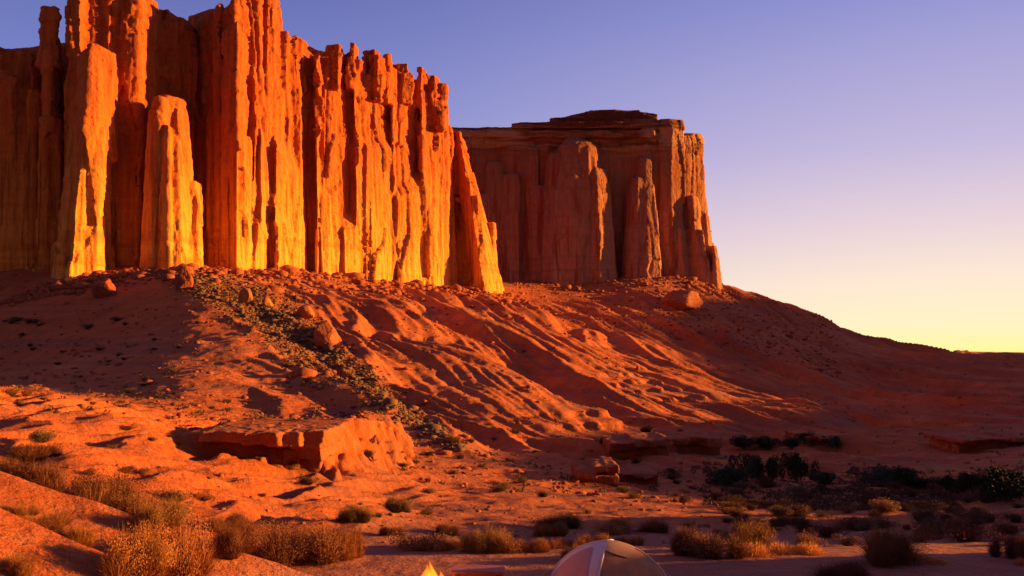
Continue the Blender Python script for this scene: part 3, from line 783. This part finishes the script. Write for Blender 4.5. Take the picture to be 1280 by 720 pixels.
for i, (px, py, w, h, lab) in enumerate([(942, 694, 60, 20, 'left end of the strip of glowing straw grass right of the tent'), (976, 693, 56, 18, 'middle tuft of the glowing straw grass strip'),
        (1010, 692, 50, 18, 'right tuft of the glowing straw grass strip'), (1140, 702, 60, 16, 'glowing grass at the right foot of the big rounded bush'), (1166, 704, 44, 10, 'last low tuft of glowing grass trailing to the right'), (1276, 706, 24, 12, 'bright grass tuft at the right edge')]):
    shrub(px, py, w, h, 'grass', M_grass, lab, 'grass tuft', 'glowing straw grass', 'grass_tuft')

trees = [(934, 602, 34, 27, 'dark juniper at the left end of the row in the wash'), (964, 603, 26, 25, 'dark juniper second in the row, with a flat top'), (996, 604, 32, 30, 'tallest pointed juniper of the row in the wash'),
 (914, 608, 44, 22, 'broad low juniper beside the reddish mound'), (1026, 606, 32, 16, 'low juniper right of the pointed one'), (1090, 607, 44, 18, 'low spreading juniper in the middle of the wash'),
 (1118, 608, 52, 24, 'largest middle juniper clump in the wash'), (1145, 612, 36, 16, 'small juniper right of the middle clump'), (1190, 616, 30, 16, 'squat juniper with bare sand around it'),
 (1215, 618, 34, 22, 'upright juniper before the big right one'), (1262, 626, 60, 38, 'biggest dark juniper near the right edge'), (1236, 618, 30, 20, 'juniper leaning against the biggest one'),
 (930, 561, 36, 12, 'left juniper of the far dark strip'), (962, 562, 40, 13, 'second juniper of the far dark strip'), (990, 561, 28, 12, 'third juniper of the far dark strip'), (1010, 558, 26, 14, 'round juniper near the end of the far strip'), (1040, 560, 20, 12, 'lone juniper at the right end of the far strip')]
for px, py, w, h, lab in trees:
    x, y, z = march(px, py, 40); R = random.Random(px)
    me, st = bush_meshes('tree', R.randrange(3)); s = w/F*y*.6; sz = h/F*y/1.15
    root = empty('juniper_tree', (x, y, z-.05), R.uniform(0, 6)); root.scale = (s, s, sz)
    obj('crown', coloured(me, M_green), root)
    bm = bmesh.new(); tube(bm, [(0, 0, -.2), (.04, .02, .35), (.0, .06, .9)], .10, .05, 7)
    for a in range(4): tube(bm, [(0, .02, .3), (.3*math.cos(a*1.6), .3*math.sin(a*1.6), .7), (.55*math.cos(a*1.6+.2), .55*math.sin(a*1.6+.2), 1.0)], .045, .02, 5)
    obj('trunk', bm_mesh('trunk', bm, M_wood), root)
    tag(root, lab, 'tree', 'dark junipers in the wash')

# countable scattered shrubs
R = random.Random(77); cnt = 0
def scatter_shrubs(n, p0, p1, q0, q1, wr, mat, label, group, kinds=('mound',), cond=None):
    global cnt; k = 0; tries = 0
    while k < n and tries < n*12:
        tries += 1
        px = R.uniform(p0, p1); py = R.uniform(q0, q1)
        if cond and not cond(px, py): continue
        w = R.uniform(*wr)
        shrub(px, py, w, w*R.uniform(.34, .5), R.choice(kinds), mat, label, 'shrub', group, 'shrub', parts=False, yb=26)
        k += 1; cnt += 1
scatter_shrubs(95, 890, 1290, 608, 668, (14, 34), M_sage, 'low sage shrub scattered on the dim valley floor', 'sage shrubs on the valley floor')
scatter_shrubs(26, 850, 1290, 640, 684, (20, 44), M_brown, 'dry brown shrub on the flat between the tent and the wash', 'brown shrubs on the flat')
scatter_shrubs(40, 430, 880, 540, 660, (9, 22), M_sage, 'small dark shrub on the lower red slope', 'dark shrubs on the lower slope')
scatter_shrubs(40, 0, 440, 500, 640, (8, 22), M_brown, 'small brown shrub on the orange bank', 'brown shrubs on the bank')
scatter_shrubs(50, 0, 420, 385, 520, (6, 15), M_sage, 'tiny dark shrub on the slope under the cliff', 'tiny shrubs under the cliff')
scatter_shrubs(12, 480, 850, 668, 692, (24, 50), M_gold, 'low tawny brush at the edge of the camp flat', 'tawny brush at the camp edge', ('brush',))
# uncountable scrub
def scrub(name, pts, sizes, mat, seed):
    g = np.random.default_rng(seed); K = 26; n = len(pts)
    d = g.normal(size=(n, K, 3)); d /= np.linalg.norm(d, axis=2)[..., None]; d *= g.uniform(.45, 1, (n, K, 1)); d[..., 2] = np.abs(d[..., 2])*.75
    c = pts[:, None]+d*sizes[:, None, None]
    u = g.normal(size=(n, K, 3))*.26*sizes[:, None, None]; w = g.normal(size=(n, K, 3))*.26*sizes[:, None, None]
    V = np.stack([c, c+u, c+w], 2).reshape(-1, 3); Fc = np.arange(len(V)).reshape(-1, 3)
    return obj(name, mesh_np(name, V, Fc, mat))
a = scatter_pts(14000, 60, 620, -40, 1330, lambda x, y, px: .10+.35*sst(0, .5, n2(x/50, y/50, 91))*sst(800, 900, px), 12)
b = scatter_pts(6000, 90, 330, -40, 620, lambda x, y, px: .2*sst(-.1, .5, n2(x/30, y/30, 92)), 13)
c = pts[7800:8700]
e = scatter_pts(7000, 60, 130, 880, 1340, lambda x, y, px: .12+.5*sst(-.1, .4, n2(x/14, y/9, 93)), 15)
al = np.concatenate([a, b, c, e]); g = np.random.default_rng(2)
o = scrub('scrub', al, g.uniform(.25, .7, len(al))*(.6+al[:, 1]/500), M_sage, 4); tag(o, 'tiny desert scrub dotting the far slopes and the valley', 'scrub', kind='stuff')

# ------------------------------------------------------------------ camp
def tent():
    M_pale = simple('pale_tent_fabric', (.80, .58, .52), (.74, .52, .46), 5, .7, .004)
    M_rose = simple('rose_tent_fabric', (.60, .27, .22), (.54, .24, .19), 5, .7, .004)
    M_tan = simple('tan_tent_fabric', (.50, .22, .10), (.42, .18, .08), 4, .7, .006)
    M_pole = simple('tent_pole_sleeve', (.8, .68, .6), (.7, .6, .52), 9, .5)
    Y = 20.4; gx = xp(762, Y); gz = float(terrain(gx, Y))
    root = empty('tent', (gx, Y, gz), 0)
    tag(root, 'small dome tent with a pale left panel and a tan right panel', 'tent')
    Ht = zp(676, Y)-gz; Rb = 1.32
    def rad(a, t):     # a: angle, t: 0 ground .. 1 apex ; square-ish plan with seams at the corners
        ph = t*math.pi/2; r = math.cos(ph)**1.12*Rb*1.03; z = math.sin(ph)**.98*Ht
        aa = (a % (math.pi/2))-math.pi/4
        r *= 1-.13*math.cos(2*aa)*(1-.25*t)
        r *= 1+.01*math.sin(9*a+7*t)*(1-t)
        return Vector((math.cos(a+ROT)*r, math.sin(a+ROT)*r, z))
    ROT = math.radians(-107)
    for q, (mat, lab) in enumerate([(M_tan, 'tan tent panel facing the fire side at right'), (M_tan, None), (M_pale, None), (M_pale, 'pale pinkish tent panel')]):
        bm = bmesh.new(); G = [[bm.verts.new(rad(math.pi/2*(q+i/16), j/20)) for i in range(17)] for j in range(20)]
        ap = bm.verts.new((0, 0, Ht))
        for j in range(19):
            for i in range(16): bm.faces.new((G[j][i], G[j][i+1], G[j+1][i+1], G[j+1][i]))
        for i in range(16): bm.faces.new((G[19][i], G[19][i+1], ap))
        o = obj('panel', bm_mesh('panel', bm, mat, True), root)
        sd = o.modifiers.new('t', 'SOLIDIFY'); sd.thickness = .006
        if lab: o['label'] = lab
    # door: rose arch set proud of the pale panel
    bm = bmesh.new(); G = []
    for j in range(15):
        t = j/14*.74; wv = math.sqrt(max(0, 1-(j/14)**2.2))
        row = []
        for i in range(13):
            u = .5+(i/12-.5)*.78*wv; p = rad(math.pi/2*(3+u), t); row.append(bm.verts.new(p*1.0+Vector((p.x, p.y, p.z*.6)).normalized()*.012))
        G.append(row)
    for j in range(14):
        for i in range(12): bm.faces.new((G[j][i], G[j][i+1], G[j+1][i+1], G[j+1][i]))
    d = obj('door', bm_mesh('door', bm, M_rose, True), root); d['label'] = 'rose coloured door flap in the pale panel'
    for q in range(4):
        bm = bmesh.new(); tube(bm, [rad(math.pi/2*q, j/20)*1.005 for j in range(21)], .017, .017, 8)
        obj('pole', bm_mesh('pole', bm, M_pole, True), root)
    # rain fly cap over the top of the tan side
    bm = bmesh.new(); G = [[bm.verts.new(rad(math.pi/2*(i/16)+.02, 1-.42*(j/8)*(1-.35*abs(i/16-.5)*2))+Vector((0, 0, .02))+Vector((math.cos(math.pi/2*i/16+ROT), math.sin(math.pi/2*i/16+ROT), 0))*.02) for i in range(17)] for j in range(9)]
    for j in range(8):
        for i in range(16): bm.faces.new((G[j][i], G[j][i+1], G[j+1][i+1], G[j+1][i]))
    f = obj('rain_fly', bm_mesh('rain_fly', bm, simple('rain_fly_fabric', (.40, .23, .15), (.36, .20, .13), 5, .6, .004), True), root)
    for q in range(4):
        p = rad(math.pi/2*q, .45); e = rad(math.pi/2*q, 0)*1.5; e.z = 0
        bm = bmesh.new(); tube(bm, [p, e], .004, .004, 5); obj('guy_line', bm_mesh('guy_line', bm, M_pole), root)
        bm = bmesh.new(); tube(bm, [e+Vector((0, 0, -.1)), e+Vector((0, 0, .06))], .008, .008, 6); obj('peg', bm_mesh('peg', bm, M_wood), root)
tent()

def campfire():
    Y = 20.6; x = xp(538, Y); z = float(terrain(x, Y))
    root = empty('campfire', (x, Y, z)); tag(root, 'burning campfire with yellow flames in a ring of stones left of the red box', 'campfire')
    R = random.Random(8)
    M_char = simple('charred_log', (.05, .03, .02), (.12, .07, .04), 6, .9, .01)
    for k in range(6):
        a = k*1.05; bm = bmesh.new(); tube(bm, [(math.cos(a)*.34, math.sin(a)*.34, .05), (math.cos(a)*.02, math.sin(a)*.02, .27)], .05, .04, 9)
        obj('log', bm_mesh('log', bm, M_char), root)
    for k in range(11):
        a = k*2*math.pi/11; V, Fc = rock_unit(R, .7); V = V*R.uniform(.1, .14)+[math.cos(a)*.52, math.sin(a)*.52, .05]
        obj('stone', mesh_np('stone', V, Fc, M_rock), root)
    m = bpy.data.materials.new('flame'); m.use_nodes = True; nt = m.node_tree; nt.nodes.clear()
    tc = N(nt, 'ShaderNodeTexCoord').outputs['Generated']; sp = N(nt, 'ShaderNodeSeparateXYZ'); nt.links.new(tc, sp.inputs[0])
    zz = maths(nt, 'ADD', sp.outputs[2], maths(nt, 'MULTIPLY', maths(nt, 'SUBTRACT', noise(nt, tc, 4, 3), .5), .6))
    c = ramp(nt, zz, [(.4, (1, .50, .035)), (.72, (1, .22, .010)), (1, (1, .07, .003))])
    em = N(nt, 'ShaderNodeEmission'); em.inputs[1].default_value = 1.0; nt.links.new(c, em.inputs[0])
    out = N(nt, 'ShaderNodeOutputMaterial')
    tr = N(nt, 'ShaderNodeBsdfTransparent'); ms = N(nt, 'ShaderNodeMixShader')
    lw = N(nt, 'ShaderNodeLayerWeight'); lw.inputs[0].default_value = .35
    inv = maths(nt, 'SUBTRACT', 1, lw.outputs['Facing'], clamp=True)
    nt.links.new(maths(nt, 'MULTIPLY', maths(nt, 'POWER', inv, 1.3), .88), ms.inputs[0])
    nt.links.new(mix(nt, inv, (1, .05, .002), c), em.inputs[0])
    nt.links.new(tr.outputs[0], ms.inputs[1]); nt.links.new(em.outputs[0], ms.inputs[2]); nt.links.new(ms.outputs[0], out.inputs[0])
    for k, (dx, dy, w, h) in enumerate([(0, 0, .30, .68), (-.13, .06, .22, .50), (.15, -.03, .21, .53), (.25, .06, .13, .36), (-.27, -.05, .13, .38), (.04, -.12, .2, .46), (.03, .03, .13, .76)]):
        bm = bmesh.new(); rings = []
        for j in range(16):
            t = j/15; r = w*(math.sin(math.pi*min(1, t*.9+.12))**.8)*(1-t)**.55+.002
            ox = .05*math.sin(t*5+k*2)*t; oy = .04*math.cos(t*4+k)*t
            rings.append([bm.verts.new((dx+ox+math.cos(a)*r*(1+.15*math.sin(3*a+k+6*t)), dy+oy+math.sin(a)*r, .05+h*t)) for a in [i*math.pi/6 for i in range(12)]])
        for A, B in zip(rings, rings[1:]):
            for i in range(12): bm.faces.new((A[i], A[(i+1) % 12], B[(i+1) % 12], B[i]))
        obj('flame', bm_mesh('flame', bm, m, True), root)
    root.scale = (1.25, 1.25, 1.0)
    L = bpy.data.lights.new('fire_glow', 'POINT'); L.energy = 190; L.color = (1, .35, .08); L.shadow_soft_size = .2
    lo = bpy.data.objects.new('fire_glow', L); lo.location = (0, 0, .45); link(lo, root)
campfire()

def crate():
    Y = 20.8; x = xp(598, Y); z = float(terrain(x, Y)); W = 64/F*Y; H = zp(710, Y)-z
    root = empty('storage_box', (x, Y, z), math.radians(-4)); tag(root, 'low reddish brown wooden box between the fire and the tent', 'box')
    M_box = simple('red_painted_wood', (.50, .09, .05), (.38, .065, .035), 7, .6, .004)
    M_lid = simple('lit_lid_tint', (.50, .17, .12), (.38, .11, .08), 7, .55, .004)  # pinker than the body: light on the top put into the colour
    bm = bmesh.new()
    for i in range(4): box(bm, (0, -.28, .03+H*.9*(i+.5)/4), (W*.97, .03, H*.9/4-.012))
    for i in range(4): box(bm, (0, .28, .03+H*.9*(i+.5)/4), (W*.97, .03, H*.9/4-.012))
    box(bm, (-W*.47, 0, H*.46), (.03, .52, H*.86)); box(bm, (W*.47, 0, H*.46), (.03, .52, H*.86)); box(bm, (0, 0, .04), (W*.9, .5, .03))
    obj('body', bm_mesh('body', bm, M_box), root)
    bm = bmesh.new(); box(bm, (0, 0, H-.03), (W*1.02, .66, .05)); bmesh.ops.bevel(bm, geom=bm.edges[:], offset=.012, segments=2, affect='EDGES')
    obj('lid', bm_mesh('lid', bm, M_lid), root)
    for s in (-1, 1):
        bm = bmesh.new(); tube(bm, [(s*W*.485, -.12, H*.6), (s*(W*.485+.04), -.1, H*.6), (s*(W*.485+.04), .1, H*.6), (s*W*.485, .12, H*.6)], .012, .012, 6)
        obj('handle', bm_mesh('handle', bm, M_wood), root)
    for s in (-1, 1):
        bm = bmesh.new(); box(bm, (s*W*.4, -.3, H*.48), (.06, .012, H*.8)); obj('corner_strap', bm_mesh('corner_strap', bm, M_wood), root)
crate()

# ------------------------------------------------------------------ light
SUN_AZ, SUN_EL = math.radians(8.5), math.radians(7.5)     # azimuth measured from +X towards +Y
sd = Vector((math.cos(SUN_EL)*math.cos(SUN_AZ), math.cos(SUN_EL)*math.sin(SUN_AZ), math.sin(SUN_EL)))
L = bpy.data.lights.new('sun', 'SUN'); L.energy = 5; L.angle = math.radians(1.2); L.color = (1, .44, .06)
so = bpy.data.objects.new('sun', L); so.rotation_euler = sd.to_track_quat('Z', 'Y').to_euler(); link(so)
w = bpy.data.worlds.new('World'); scene.world = w; w.use_nodes = True; nt = w.node_tree
bg = nt.nodes['Background']
sky = N(nt, 'ShaderNodeTexSky', sky_type='NISHITA'); sky.sun_disc = False
sky.sun_elevation = SUN_EL; sky.sun_rotation = math.pi/2-SUN_AZ
d = N(nt, 'ShaderNodeTexCoord').outputs['Generated']
sep = N(nt, 'ShaderNodeSeparateXYZ'); nt.links.new(d, sep.inputs[0])
def lin(r, g, b): return tuple(((c/255+.055)/1.055)**2.4 if c > 10 else c/255/12.92 for c in (r, g, b))
el = maths(nt, 'MULTIPLY', sep.outputs[2], 2.0, clamp=True)
cA = ramp(nt, el, [(0, lin(255, 215, 160)), (.10, lin(228, 198, 212)), (.28, lin(166, 160, 214)), (.5, lin(120, 131, 200)), (.75, lin(92, 100, 168)), (1, lin(62, 70, 130))])
cB = ramp(nt, el, [(0, lin(255, 246, 130)), (.018, lin(255, 245, 165)), (.06, lin(255, 240, 196)), (.14, lin(253, 230, 208)), (.25, lin(232, 209, 216)), (.40, lin(194, 182, 218)), (.66, lin(145, 146, 208)), (1, lin(84, 84, 145))])
vd = N(nt, 'ShaderNodeVectorMath', operation='DOT_PRODUCT'); nt.links.new(d, vd.inputs[0]); vd.inputs[1].default_value = (math.cos(SUN_AZ), math.sin(SUN_AZ), 0)
az = ramp(nt, maths(nt, 'ADD', maths(nt, 'MULTIPLY', vd.outputs['Value'], .5), .5), [(.40, 0), (.78, 1)], 'EASE')
c = mix(nt, az, cA, cB)
zen = ramp(nt, sep.outputs[2], [(.40, (1, 1, 1)), (.85, (2.6, 1.65, 1.15))]); c = mix(nt, 1.0, c, zen, 'MULTIPLY')
beh = ramp(nt, maths(nt, 'ADD', maths(nt, 'MULTIPLY', sep.outputs[1], .5), .5), [(.2, (.38, .3, .3)), (.52, (1, 1, 1))]); c = mix(nt, 1.0, c, beh, 'MULTIPLY')
c = mix(nt, .05, c, mix(nt, 1.0, sky.outputs[0], (.12, .12, .12), 'MULTIPLY'))
nt.links.new(c, bg.inputs[0]); bg.inputs[1].default_value = 0.375

cam = bpy.data.cameras.new('camera'); cam.lens = 33.75; cam.sensor_width = 36; cam.shift_y = 85/1280; cam.clip_end = 60000; cam.clip_start = .1
co = bpy.data.objects.new('camera', cam); co.location = (0, 0, ZC); co.rotation_euler = (math.pi/2, 0, 0); link(co); scene.camera = co
vs = scene.view_settings; vs.view_transform = 'Standard'; vs.look = 'None'; vs.exposure = 1.5; vs.gamma = 1
scene.cycles.use_denoising = True; scene.cycles.max_bounces = 6; scene.cycles.diffuse_bounces = 4; scene.cycles.transparent_max_bounces = 8
